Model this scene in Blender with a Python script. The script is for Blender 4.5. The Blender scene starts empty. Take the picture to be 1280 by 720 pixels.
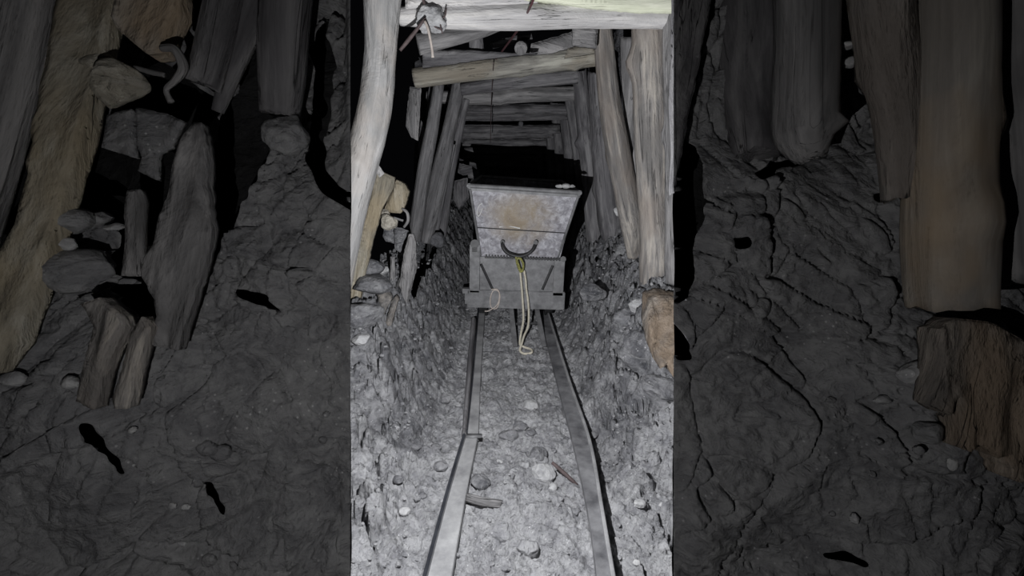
import bpy, bmesh, math, random
from mathutils import Vector, Matrix, noise

D = bpy.data
S = bpy.context.scene
COL = S.collection
F = 599.0
TH = math.radians(15.8)
CT, ST = math.cos(TH), math.sin(TH)
H = 1.39
UP = Vector((0, -0.0, 1))
AX = Vector((0, CT, -ST))          # viewing axis
VV = Vector((0, ST, CT))           # picture 'up' in the world
CAM = Vector((0, 0, H))


def ray(px, py):
    return Vector(((px - 640) / F, 0, 0)) + VV * ((360 - py) / F) + AX


def P(px, py, y):
    """point seen at (px,py) and standing y metres along the tunnel"""
    r = ray(px, py)
    return CAM + r * (y / r.y)


def Q(px, py, d):
    """point seen at (px,py), d metres from the camera plane"""
    return CAM + ray(px, py) * d


def depth(p):
    return (p - CAM).dot(AX)


# ------------------------------------------------------------------ materials
def nodes(name):
    m = D.materials.new(name)
    m.use_nodes = True
    nt = m.node_tree
    nt.nodes.clear()
    out = nt.nodes.new('ShaderNodeOutputMaterial')
    b = nt.nodes.new('ShaderNodeBsdfPrincipled')
    nt.links.new(b.outputs[0], out.inputs[0])
    return m, nt, b


def N(nt, t, **kw):
    n = nt.nodes.new(t)
    for k, v in kw.items():
        if k in n.inputs:
            n.inputs[k].default_value = v
        else:
            setattr(n, k, v)
    return n


def ramp(nt, src, stops):
    r = nt.nodes.new('ShaderNodeValToRGB')
    el = r.color_ramp.elements
    while len(el) > 1:
        el.remove(el[-1])
    el[0].position = stops[0][0]
    c = stops[0][1]
    el[0].color = (*c, 1) if isinstance(c, tuple) else (c, c, c, 1)
    for p, c in stops[1:]:
        e = el.new(p)
        e.color = (*c, 1) if isinstance(c, tuple) else (c, c, c, 1)
    nt.links.new(src, r.inputs[0])
    return r.outputs[0]


def mix(nt, fac, a, b, mode='MIX'):
    m = nt.nodes.new('ShaderNodeMix')
    m.data_type = 'RGBA'
    m.blend_type = mode
    for idx, v in ((0, fac), (6, a), (7, b)):
        if hasattr(v, 'node'):
            nt.links.new(v, m.inputs[idx])
        elif isinstance(v, tuple):
            m.inputs[idx].default_value = (*v, 1)
        else:
            m.inputs[idx].default_value = v
    return m.outputs[2]


def mapping(nt, src, scale, loc=(0, 0, 0), rot=(0, 0, 0)):
    m = nt.nodes.new('ShaderNodeMapping')
    m.inputs['Scale'].default_value = scale
    m.inputs['Location'].default_value = loc
    m.inputs['Rotation'].default_value = rot
    nt.links.new(src, m.inputs[0])
    return m.outputs[0]


def noi(nt, vec, scale, detail=6, rough=.6, dist=0.):
    n = N(nt, 'ShaderNodeTexNoise', Scale=scale, Detail=detail, Roughness=rough, Distortion=dist)
    nt.links.new(vec, n.inputs['Vector'])
    return n.outputs[0]


def bump(nt, b, items):
    prev = None
    for h, s, d in items:
        n = N(nt, 'ShaderNodeBump', Strength=s, Distance=d)
        nt.links.new(h, n.inputs['Height'])
        if prev:
            nt.links.new(prev, n.inputs['Normal'])
        prev = n.outputs[0]
    nt.links.new(prev, b.inputs['Normal'])


def rock_mat(name, lo, mid, hi, sc=1.0, stain=None, bs=1.0):
    m, nt, b = nodes(name)
    pos = nt.nodes.new('ShaderNodeNewGeometry').outputs['Position']
    n1 = noi(nt, pos, 5 * sc, 8, .62, .4)
    n2 = noi(nt, pos, 34 * sc, 6, .65)
    n3 = noi(nt, mapping(nt, pos, (1, .6, 1.8), rot=(.3, .5, .4)), 13 * sc, 7, .6, 1.2)
    base = ramp(nt, n1, [(.3, lo), (.5, mid), (.72, hi)])
    c = mix(nt, ramp(nt, n3, [(.42, 0.), (.62, .6)]), base, hi)
    c = mix(nt, ramp(nt, n2, [(.3, .55), (.5, 0.)]), c, lo)
    v = N(nt, 'ShaderNodeTexVoronoi', Scale=55. * sc)
    nt.links.new(pos, v.inputs['Vector'])
    spk = ramp(nt, v.outputs['Distance'], [(.10, 1.), (.2, 0.)])
    spk2 = mix(nt, 1.0, spk, ramp(nt, noi(nt, pos, 9, 3), [(.5, 0.), (.62, .8)]), 'MULTIPLY')
    c = mix(nt, spk2, c, tuple(min(1, k * 1.7) for k in hi))
    if stain:
        c = mix(nt, ramp(nt, noi(nt, pos, 2.3, 4), [(.52, 0.), (.7, .55)]), c, stain)
    nt.links.new(c, b.inputs['Base Color'])
    b.inputs['Roughness'].default_value = .82
    b.inputs['Specular IOR Level'].default_value = .35
    v2 = N(nt, 'ShaderNodeTexVoronoi', Scale=30. * sc, feature='F1')
    nt.links.new(mapping(nt, pos, (1, 1, 1)), v2.inputs['Vector'])
    bump(nt, b, [(n3, .8 * bs, .03), (n2, .7 * bs, .012), (v2.outputs['Distance'], .35 * bs, .01), (noi(nt, pos, 120, 4, .7), .5 * bs, .004)])
    return m


def wood_mat(name, dark, mid, light, stain=None, stain_amt=.6, bs=1.0):
    m, nt, b = nodes(name)
    a = N(nt, 'ShaderNodeAttribute', attribute_name='gr')
    g = a.outputs['Vector']
    st = mapping(nt, g, (1, 1, .07))
    n1 = noi(nt, st, 26, 8, .65, .6)
    n2 = noi(nt, mapping(nt, g, (1, 1, .12), loc=(3, 1, 2)), 90, 5, .6)
    blot = noi(nt, mapping(nt, g, (1, 1, .45), loc=(5, 5, 1)), 7, 6, .6, .5)
    c = ramp(nt, n1, [(.34, dark), (.5, mid), (.64, light)])
    c = mix(nt, ramp(nt, blot, [(.35, .6), (.5, 0.)]), c, dark)
    c = mix(nt, ramp(nt, blot, [(.55, 0.), (.68, .65)]), c, light)
    if stain:
        c = mix(nt, ramp(nt, noi(nt, mapping(nt, g, (1, 1, .5), loc=(9, 2, 4)), 4.5, 4), [(.45, 0.), (.6, stain_amt)]), c, stain)
    # long drying splits
    cr = noi(nt, mapping(nt, g, (1, 1, .045), loc=(7, 7, 7)), 17, 4, .5, 1.0)
    crk = ramp(nt, cr, [(.492, 0.), (.5, .8), (.508, 0.)])
    gate = ramp(nt, noi(nt, mapping(nt, g, (1, 1, .4), loc=(1, 8, 3)), 6, 3), [(.5, 0.), (.56, 1.)])
    crk = mix(nt, 1.0, crk, gate, 'MULTIPLY')
    c = mix(nt, crk, c, tuple(k * .3 for k in dark))
    nt.links.new(c, b.inputs['Base Color'])
    b.inputs['Roughness'].default_value = .8
    b.inputs['Specular IOR Level'].default_value = .3
    inv = N(nt, 'ShaderNodeInvert')
    nt.links.new(crk, inv.inputs['Color'])
    bump(nt, b, [(n1, .55 * bs, .012), (inv.outputs[0], .7 * bs, .008), (blot, .9 * bs, .03), (n2, .7 * bs, .005)])
    return m


def plain(name, c, rough=.6, metal=0., c2=None, sc=12, bmp=.3):
    m, nt, b = nodes(name)
    pos = nt.nodes.new('ShaderNodeNewGeometry').outputs['Position']
    n1 = noi(nt, pos, sc, 7, .65)
    col = ramp(nt, n1, [(.32, c), (.66, c2 or tuple(k * 1.5 for k in c))])
    nt.links.new(col, b.inputs['Base Color'])
    b.inputs['Roughness'].default_value = rough
    b.inputs['Metallic'].default_value = metal
    bump(nt, b, [(n1, bmp, .006), (noi(nt, pos, sc * 9, 4), bmp * .6, .002)])
    return m


M = {}
M['rock'] = rock_mat('grey_rock', (.065, .067, .076), (.17, .17, .182), (.36, .36, .37), 1.0, bs=1.3)
M['dirt'] = rock_mat('floor_dirt', (.17, .17, .185), (.31, .31, .325), (.46, .46, .47), 1.2, bs=1.3)
M['void_black'] = rock_mat('void_black', (.012, .012, .013), (.02, .02, .021), (.035, .035, .037))  # near-black so the shade of the hollows is in the colour
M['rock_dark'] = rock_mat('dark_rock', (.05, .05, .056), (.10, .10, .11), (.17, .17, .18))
M['stone'] = rock_mat('pale_stone', (.24, .24, .25), (.38, .38, .39), (.52, .52, .52), 2.2, bs=.5)
M['stone_warm'] = rock_mat('warm_stone', (.24, .22, .18), (.40, .37, .31), (.58, .55, .49), 1.8)
M['side_rock'] = rock_mat('side_rock', (.12, .12, .13), (.2, .2, .208), (.30, .30, .305), 1.5, bs=.7)
M['wood'] = wood_mat('grey_wood', (.10, .098, .10), (.205, .20, .203), (.33, .32, .32))
M['wood_mid'] = wood_mat('mid_grey_wood', (.075, .073, .076), (.145, .142, .147), (.22, .215, .22))
M['wood_pale'] = wood_mat('pale_wood', (.36, .35, .35), (.50, .49, .49), (.66, .64, .62))
M['wood_bark'] = wood_mat('smooth_pale_log', (.25, .248, .247), (.33, .327, .325), (.43, .42, .415), (.50, .44, .39), .4, .8)
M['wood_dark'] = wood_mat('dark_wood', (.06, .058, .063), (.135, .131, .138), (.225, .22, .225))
M['wood_brown'] = wood_mat('brown_wood', (.16, .145, .13), (.27, .25, .23), (.40, .37, .33), (.34, .25, .16), .7)
M['wood_cream'] = wood_mat('cream_streaked_wood', (.12, .115, .112), (.225, .213, .205), (.42, .385, .345), (.20, .165, .14), .5)
M['wood_yellow'] = wood_mat('ochre_wood', (.15, .137, .11), (.275, .25, .20), (.42, .395, .34), (.31, .25, .16), .6)
M['wood_beam'] = wood_mat('olive_beam_wood', (.12, .115, .105), (.26, .25, .225), (.42, .41, .36), (.24, .21, .165), .7)
M['wood_rot'] = wood_mat('rotten_stump_wood', (.09, .083, .078), (.19, .168, .15), (.36, .32, .28), (.25, .18, .12), .6, 1.5)
M['wood_green'] = wood_mat('greenish_pale_board', (.52, .54, .42), (.64, .66, .52), (.74, .75, .62), None, .6, .4)
M['steel'] = plain('dull_steel', (.105, .105, .11), .55, .2, (.225, .225, .232), 14, .5)
M['steel_dark'] = plain('black_steel', (.02, .02, .022), .5, .3, (.05, .05, .052), 20)
M['rail'] = plain('dusty_rail_steel', (.20, .20, .208), .5, .1, (.40, .40, .405), 9, .5)
M['rail_edge'] = plain('bare_rail_edge', (.03, .032, .04), .3, .5, (.08, .085, .10), 9)
M['rail_dark'] = plain('dark_rail_steel', (.07, .07, .077), .55, .15, (.25, .25, .26), 8, .7)
M['rope'] = plain('pale_rope', (.42, .39, .32), .9, 0, (.62, .58, .48), 60)
M['strap'] = plain('yellow_strap', (.05, .05, .03), .7, 0, (.45, .44, .13), 90)
M['chalk'] = plain('white_chalk', (.5, .5, .5), .9, 0, (.7, .7, .7), 60)
M['twig'] = plain('bare_twig', (.36, .30, .27), .8, 0, (.55, .5, .46), 40)
M['twig_dark'] = plain('dark_twig', (.05, .035, .035), .7, 0, (.11, .08, .08), 40)
M['cable'] = plain('maroon_cable', (.05, .018, .022), .5, 0, (.09, .035, .04), 40)


def tub_mat():
    m, nt, b = nodes('tub_steel')
    pos = N(nt, 'ShaderNodeTexCoord').outputs['Object']
    n1 = noi(nt, pos, 5, 8, .6, .5)
    n2 = noi(nt, pos, 22, 8, .7, .8)
    c = ramp(nt, n2, [(.34, (.18, .172, .19)), (.5, (.32, .315, .345)), (.66, (.56, .56, .60))])
    # rust bloom around the middle of the front plate
    gm = mapping(nt, pos, (2.9, 1.2, 3.6), loc=(-.12, 1.0, -3.3))
    gr = N(nt, 'ShaderNodeTexGradient', gradient_type='SPHERICAL')
    nt.links.new(gm, gr.inputs[0])
    w = mix(nt, 1.0, ramp(nt, gr.outputs[0], [(.1, 0.), (.55, 1.)]), ramp(nt, n1, [(.3, .15), (.6, 1.)]), 'MULTIPLY')
    c = mix(nt, w, c, (.31, .255, .185))
    c = mix(nt, ramp(nt, n1, [(.56, 0.), (.7, .7)]), c, (.21, .17, .135))
    sv = mapping(nt, pos, (1, 1, 2.2), rot=(0, .75, 0))
    sc = ramp(nt, noi(nt, sv, 10, 2, .5, 2.5), [(.493, 0.), (.5, .6), (.507, 0.)])
    c = mix(nt, sc, c, (.55, .54, .55))
    nt.links.new(c, b.inputs['Base Color'])
    b.inputs['Roughness'].default_value = .55
    b.inputs['Metallic'].default_value = .1
    bump(nt, b, [(n1, .35, .02), (n2, .3, .005)])
    return m


M['tub'] = tub_mat()


# ------------------------------------------------------------------ objects
def finish(name, bm, mat, parent=None, origin=None, smooth=True):
    me = D.meshes.new(name)
    if origin is not None:
        bmesh.ops.translate(bm, verts=bm.verts, vec=-Vector(origin))
    bm.normal_update()
    bm.to_mesh(me)
    bm.free()
    me.materials.append(M[mat])
    for p in me.polygons:
        p.use_smooth = smooth
    if 'gr' not in me.attributes:
        at = me.attributes.new('gr', 'FLOAT_VECTOR', 'POINT')
        at.data.foreach_set('vector', [c for v in me.vertices for c in v.co])
    o = D.objects.new(name, me)
    COL.objects.link(o)
    if origin is not None:
        o.location = origin
    if parent:
        o.parent = parent
    return o


def tag(o, label, cat, group=None, kind=None):
    if label:
        o['label'] = label
        o['category'] = cat
    if group:
        o['group'] = group
    if kind:
        o['kind'] = kind
    return o


def catmull(p, t):
    n = len(p) - 1
    i = min(int(t * n), n - 1)
    f = t * n - i
    a, b, c, d = p[max(i - 1, 0)], p[i], p[i + 1], p[min(i + 2, n)]
    return .5 * ((2 * b) + (c - a) * f + (2 * a - 5 * b + 4 * c - d) * f * f + (3 * b - a - 3 * c + d) * f ** 3)


def tube_bm(pts, rad, seg=24, step=.03, seed=0, rough=.12, ridge=.05, flat=1.0, jag=0.0, knots=0):
    """log along pts (Vectors) with radii; knotty, ridged, with broken ends if jag"""
    bm = bmesh.new()
    lay = bm.verts.layers.float_vector.new('gr')
    L = sum((pts[i + 1] - pts[i]).length for i in range(len(pts) - 1))
    n = max(4, int(L / step))
    so = Vector((seed * 3.17, seed * 1.31, seed * 7.7))
    rnd = random.Random(seed)
    kn = [(rnd.uniform(.1, .9), rnd.uniform(0, 6.28), rnd.uniform(.18, .4)) for _ in range(knots)]
    rings = []
    ref = Vector((0, 1, 0))
    if abs((pts[-1] - pts[0]).normalized().dot(ref)) > .85:
        ref = Vector((1, 0, 0))
    rv = [Vector((r, 0, 0)) for r in rad]
    for i in range(n + 1):
        t = i / n
        c = catmull(pts, t)
        d = (catmull(pts, min(1, t + .01)) - catmull(pts, max(0, t - .01))).normalized()
        a = d.cross(ref).normalized()
        b2 = a.cross(d).normalized()
        r = catmull(rv, t).x
        ring = []
        for k in range(seg):
            th = 2 * math.pi * k / seg
            ca, sa = math.cos(th), math.sin(th)
            q = Vector((ca * r, sa * r, t * L)) + so
            f = 1 + rough * noise.noise(Vector((q.x * 6, q.y * 6, q.z * 2.2)))
            f += ridge * noise.noise(Vector((q.x * 45, q.y * 45, q.z * 3.0)))
            f += ridge * .5 * noise.noise(Vector((q.x * 90, q.y * 90, q.z * 14.0)))
            for kt, ka, kh in kn:
                dd = ((t - kt) * L / (r * .5)) ** 2 + (math.sin((th - ka) / 2) * 2 / .5) ** 2
                if dd < 4:
                    f += kh * math.exp(-dd)
            off = 0
            if jag and (i <= 1 or i >= n - 1):
                s = -1 if i <= 1 else 1
                w = 1 if i in (0, n) else .5
                off = s * w * jag * (noise.noise(Vector((ca * 3, sa * 3, seed + i * .1))) + .2)
            v = bm.verts.new(c + a * (ca * r * f) + b2 * (sa * r * f * flat) + d * off)
            v[lay] = Vector((ca * r, sa * r * flat, t * L)) + so
            ring.append(v)
        rings.append(ring)
    for i in range(n):
        for k in range(seg):
            bm.faces.new((rings[i][k], rings[i + 1][k], rings[i + 1][(k + 1) % seg], rings[i][(k + 1) % seg]))
    for ring, rev in ((rings[0], False), (rings[-1], True)):
        c = sum((v.co for v in ring), Vector()) / seg
        cv = bm.verts.new(c)
        cv[lay] = ring[0][lay]
        for k in range(seg):
            tr = (ring[k], ring[(k + 1) % seg], cv)
            bm.faces.new(tr if not rev else tr[::-1])
    bmesh.ops.recalc_face_normals(bm, faces=bm.faces)
    return bm


def log_px(name, spec, mat, label, cat, near=False, group=None, **kw):
    """spec: (px, py, distance, width in picture pixels)"""
    pts, rad = [], []
    for px, py, d, w in spec:
        p = Q(px, py, d) if near else P(px, py, d)
        pts.append(p)
        rad.append(w / 2 * depth(p) / F)
    kw.setdefault('seed', (sum(ord(c) * (i + 1) for i, c in enumerate(label))) % 997)
    bm = tube_bm(pts, rad, **kw)
    base = min(pts, key=lambda p: p.z)
    o = finish(name, bm, mat, None, base)
    tag(o, label, cat, group)
    return o


def slab_px(name, outline, d, thick, mat, label, cat, near=False, group=None, seed=0, grain=(0, 1), tilt=(0, 0), rough=.004, parent=None):
    """splintered board/shard: an outline at distance d, real thickness, wavy broken faces.
    tilt: extra distance per 100 px in x and y about the outline's middle"""
    mx = sum(p[0] for p in outline) / len(outline)
    my = sum(p[1] for p in outline) / len(outline)
    fn = Q if near else P
    # resample the outline
    pts = []
    n = len(outline)
    rnd = random.Random(seed + 5)
    per = sum(math.hypot(outline[(i + 1) % n][0] - outline[i][0], outline[(i + 1) % n][1] - outline[i][1]) for i in range(n))
    stp = max(2.5, per / 90)
    for i in range(n):
        a, b = outline[i], outline[(i + 1) % n]
        l = math.hypot(b[0] - a[0], b[1] - a[1])
        k = max(1, int(l / stp))
        for j in range(k):
            t = j / k
            jx = noise.noise(Vector((i * 3.1 + t * 5, seed, 0))) * stp * .35 if j else 0
            jy = noise.noise(Vector((i * 3.1 + t * 5, seed, 9))) * stp * .35 if j else 0
            pts.append((a[0] + (b[0] - a[0]) * t + jx, a[1] + (b[1] - a[1]) * t + jy))
    bm = bmesh.new()
    dd = lambda q: d + tilt[0] * (q[0] - mx) / 100 + tilt[1] * (q[1] - my) / 100
    back = AX if near else Vector((0, 1, 0))
    fr = [bm.verts.new(fn(q[0], q[1], dd(q))) for q in pts]
    f = bm.faces.new(fr)
    if f.normal.dot(back) > 0:
        pass
    ext = bmesh.ops.extrude_face_region(bm, geom=[f])
    vs = [g for g in ext['geom'] if isinstance(g, bmesh.types.BMVert)]
    bmesh.ops.translate(bm, verts=vs, vec=back * thick)
    bmesh.ops.recalc_face_normals(bm, faces=bm.faces)
    fs = [x for x in bm.faces if len(x.verts) > 4]
    es = [e for e in bm.edges if any(x in fs for x in e.link_faces)]
    px_m = d / F
    bmesh.ops.bevel(bm, geom=es, offset=min(thick * .3, 2.0 * px_m), segments=2, affect='EDGES', clamp_overlap=True)
    bmesh.ops.triangulate(bm, faces=[x for x in bm.faces if len(x.verts) > 4])
    for _ in range(3):
        es = [e for e in bm.edges if e.calc_length() > 7 * px_m]
        if not es or len(bm.verts) > 6000:
            break
        bmesh.ops.subdivide_edges(bm, edges=es, cuts=1, use_grid_fill=True)
        bmesh.ops.triangulate(bm, faces=[x for x in bm.faces if len(x.verts) > 3])
    lay = bm.verts.layers.float_vector.new('gr')
    g = Vector((grain[0], 0, -grain[1])).normalized()
    s = Vector((0, 1, 0)).cross(g).normalized()
    o0 = fn(mx, my, d)
    for v in bm.verts:
        r = v.co - o0
        a, b2, c = r.dot(s), r.y, r.dot(g)
        v[lay] = Vector((a, b2, c)) + Vector((seed, seed * .3, seed * 1.7))
        h = noise.noise(Vector((a * 28, b2 * 10 + seed, c * 5))) * rough * 2 + noise.noise(Vector((a * 70, seed, c * 14))) * rough * .8
        v.co += back * h
    base = min((v.co for v in bm.verts), key=lambda p: p.z).copy()
    ob = finish(name, bm, mat, parent, base if parent is None else None)
    if parent is None:
        tag(ob, label, cat, group)
    return ob


def rock_bm(c, size, seed, cuts=9, sub=4, amp=.07):
    bm = bmesh.new()
    bmesh.ops.create_icosphere(bm, subdivisions=sub, radius=1)
    rnd = random.Random(seed)
    pl = []
    for _ in range(cuts):
        v = Vector((rnd.gauss(0, 1), rnd.gauss(0, 1), rnd.gauss(0, 1))).normalized()
        pl.append((v, rnd.uniform(.62, .9)))
    rot = Matrix.Rotation(rnd.uniform(0, 6), 3, 'Z')
    for v in bm.verts:
        p = v.co.copy()
        for nrm, dd in pl:
            e = p.dot(nrm) - dd
            if e > 0:
                p -= nrm * e * .93
        p += p.normalized() * (amp * noise.noise(p * 2.6 + Vector((seed, 0, 0))) + amp * .4 * noise.noise(p * 9 + Vector((0, seed, 0))))
        p = rot @ p
        v.co = Vector((p.x * size[0], p.y * size[1], p.z * size[2])) + Vector(c)
    return bm


def rock(name, c, size, seed, mat, label, cat='rock', group=None, sub=4, cuts=9, amp=.07):
    c = Vector(c)
    o = finish(name, rock_bm(c, size, seed, cuts, sub, amp), mat, None, c - Vector((0, 0, size[2] * .7)))
    return tag(o, label, cat, group)


def box_bm(bm, c, s, rot=None, bev=.004):
    r = bmesh.ops.create_cube(bm, size=1)
    vs = r['verts']
    for v in vs:
        v.co = Vector((v.co.x * s[0], v.co.y * s[1], v.co.z * s[2]))
    es = list({e for v in vs for e in v.link_edges})
    if bev:
        rr = bmesh.ops.bevel(bm, geom=es, offset=bev, segments=2, affect='EDGES')
        vs = list({v for f in rr['faces'] for v in f.verts} | {v for v in vs if v.is_valid})
    for v in vs:
        if rot:
            v.co = rot @ v.co
        v.co += Vector(c)
    return vs


def cyl_bm(bm, a, b, r, seg=20):
    a, b = Vector(a), Vector(b)
    d = b - a
    mt = Matrix.Translation((a + b) / 2) @ d.to_track_quat('Z', 'Y').to_matrix().to_4x4()
    bmesh.ops.create_cone(bm, cap_ends=True, segments=seg, radius1=r, radius2=r, depth=d.length, matrix=mt)


def smooth(a, b, x):
    t = max(0., min(1., (x - a) / (b - a)))
    return t * t * (3 - 2 * t)


def nvec(p):
    return Vector((noise.noise(p + Vector((11.3, 0, 0))), noise.noise(p + Vector((0, 27.1, 5.2))), noise.noise(p + Vector((3.7, 8.9, 41.5)))))


def slabs(p, k, depthc=.5, w=.09):
    """fractured rock: flat-ish plates with cracks between; returns about -depthc..1"""
    wv = nvec(p * 1.7) * .35 + nvec(p * 6) * .06
    q = (p + wv) * k
    ds, ps = noise.voronoi(q)
    cell = noise.cell(ps[0] * 3.7 + Vector((.5, .5, .5)))
    tilt = (q - ps[0]).dot(nvec(ps[0] * 5.3)) * .9
    crack = smooth(0, w, ds[1] - ds[0])
    return (cell * .5 + tilt) * crack - depthc * (1 - crack)


# ------------------------------------------------------------------ ground and banks
def bank(x, y):
    a = abs(x - .0)
    if x > 0:
        s = smooth(1.3, 2.9, y)
        z = .66 * s * smooth(.36, .92, a) + .08 * smooth(.35, .6, a)
        # boulder shoulder below the stump
        z += .16 * math.exp(-((x - .72) / .16) ** 2 - ((y - 2.45) / .35) ** 2)
        z += .9 * smooth(.9, 1.15, a) * s
    else:
        s = smooth(1.5, 3.2, y)
        z = .56 * s * smooth(.38, .86, a) + .10 * smooth(.34, .55, a)
        z += .14 * math.exp(-((x + .78) / .16) ** 2 - ((y - 2.3) / .3) ** 2)
        if y < 4.6:
            z -= 1.3 * smooth(.93, 1.1, a) * smooth(2.6, 2.9, y)
        z += .9 * smooth(.95, 1.2, a) * smooth(7.2, 7.8, y)
        z -= .9 * smooth(.93, 1.1, a) * (1 - smooth(7.0, 7.6, y)) * smooth(4.4, 4.7, y)
    return z


def ground_z(x, y):
    z = bank(x, y)
    a = abs(x)
    br = smooth(.36, .6, a)
    p = Vector((x, y, z))
    # plates on the banks (long axis running down the slope), trampled dirt between the rails
    pr = Vector((x * .9 + y * .35 * (1 if x < 0 else -1), y * 1.5, z * 1.2))
    h = slabs(pr, 4.6, 1.0, .11) * .085 * br + slabs(pr + Vector((4, 4, 4)), 13, .8, .12) * .028 * (.35 + .65 * br) + slabs(pr + Vector((1, 6, 2)), 30, .5, .14) * .010
    h += slabs(p * 1.0 + Vector((9, 1, 2)), 8, .3, .12) * .022 * (1 - br)
    h += noise.fractal(p * 3.2, 1.0, 2.0, 5) * .034
    h += noise.fractal(p * 17, .7, 2.1, 4) * .011
    return z + h - .012


def inpoly(x, y, poly):
    c = False
    n = len(poly)
    j = n - 1
    for i in range(n):
        xi, yi = poly[i]
        xj, yj = poly[j]
        if (yi > y) != (yj > y) and x < (xj - xi) * (y - yi) / (yj - yi) + xi:
            c = not c
        j = i
    return c


# hollows in the banks: a deep gap left of the cart, a cleft under the right posts
hollows = [[(541, 262), (546, 285), (546, 312), (538, 332), (524, 352), (516, 374), (512, 366), (516, 340), (522, 310), (530, 280)],
           [(808, 384), (816, 374), (828, 366), (850, 362), (850, 372), (834, 375), (820, 382)]]


def floor_mesh():
    nx = 420
    ys = []
    y = .95
    while y < 12:
        ys.append(y)
        y += .0068 + (y - .95) * .0075
    verts, faces = [], []
    for j, yy in enumerate(ys):
        for i in range(nx + 1):
            x = -1.5 + 3.0 * i / nx
            verts.append((x, yy, ground_z(x, yy)))
    for j in range(len(ys) - 1):
        for i in range(nx):
            a = j * (nx + 1) + i
            v = Vector(verts[a]) - CAM
            dd = v.dot(AX)
            qx, qy = 640 + F * v.x / dd, 360 - F * v.dot(VV) / dd
            if 2.0 < verts[a][1] < 5.5 and any(inpoly(qx, qy, h) for h in hollows):
                continue
            faces.append((a, a + 1, a + nx + 2, a + nx + 1))
    me = D.meshes.new('floor')
    me.from_pydata(verts, [], faces)
    me.materials.append(M['dirt'])
    me.materials.append(M['rock'])
    for p in me.polygons:
        p.use_smooth = True
        c = verts[p.vertices[0]]
        edge = .42 + .06 * noise.noise(Vector((c[0] * 4, c[1] * 4, 1)))
        p.material_index = 1 if abs(c[0]) > edge and c[1] > 1.9 + noise.noise(Vector((c[0] * 3, c[1] * 3, 5))) * .4 else 0
    soften_holes(me, lambda c: abs(c.x) < 1.4 and 1.2 < c.y < 9)
    o = D.objects.new('floor', me)
    COL.objects.link(o)
    o['kind'] = 'structure'
    return o




def gp(px, py, z):
    r = ray(px, py)
    return CAM + r * ((z - H) / r.z)


def gd(px, py):
    """distance along the tunnel of the ground seen at a picture point"""
    r = ray(px, py)
    t = .9
    while t < 9:
        p = CAM + r * t
        if p.z < ground_z(p.x, p.y):
            return p.y
        t += .01
    return 9


def rock_sheet(name, fn, nu, nv, mat, hole=None):
    verts, faces = [], []
    for j in range(nv + 1):
        for i in range(nu + 1):
            verts.append(fn(i / nu, j / nv))
    for j in range(nv):
        for i in range(nu):
            a = j * (nu + 1) + i
            if hole and hole((i + .5) / nu, (j + .5) / nv):
                continue
            faces.append((a, a + 1, a + nu + 2, a + nu + 1))
    me = D.meshes.new(name)
    me.from_pydata([tuple(v) for v in verts], [], faces)
    me.materials.append(M[mat])
    for p in me.polygons:
        p.use_smooth = True
    o = D.objects.new(name, me)
    COL.objects.link(o)
    o['kind'] = 'structure'
    return o


def wall_r(u, v):
    y = 2.9 + u * 8.5
    z = .5 + v * 2.0
    p = Vector((1.12 + .12 * math.sin(z * 2), y, z))
    h = slabs(p, 3.2, .5) * .10 + slabs(p + Vector((5, 1, 1)), 9, .5) * .03 + noise.fractal(p * 6, 1, 2, 4) * .03
    return p + Vector((-h, 0, 0))


def wall_l(u, v):
    y = 6.3 + u * 5.3
    z = .3 + v * 2.2
    p = Vector((-1.15, y, z))
    h = slabs(p + Vector((2, 2, 7)), 3.0, .5) * .12 + slabs(p + Vector((5, 1, 1)), 9, .5) * .03 + noise.fractal(p * 6, 1, 2, 4) * .03
    return p + Vector((h, 0, 0))


def wall_e(u, v):
    p = Vector((-1.3 + 2.6 * u, 11.0, -.2 + v * 2.4))
    return p + Vector((0, -slabs(p, 2.4) * .2, 0))


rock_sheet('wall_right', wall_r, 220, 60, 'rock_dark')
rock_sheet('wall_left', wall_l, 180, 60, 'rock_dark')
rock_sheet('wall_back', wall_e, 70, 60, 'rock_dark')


# ------------------------------------------------------------------ near rock faces at both sides of the opening
DN = .80


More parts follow.
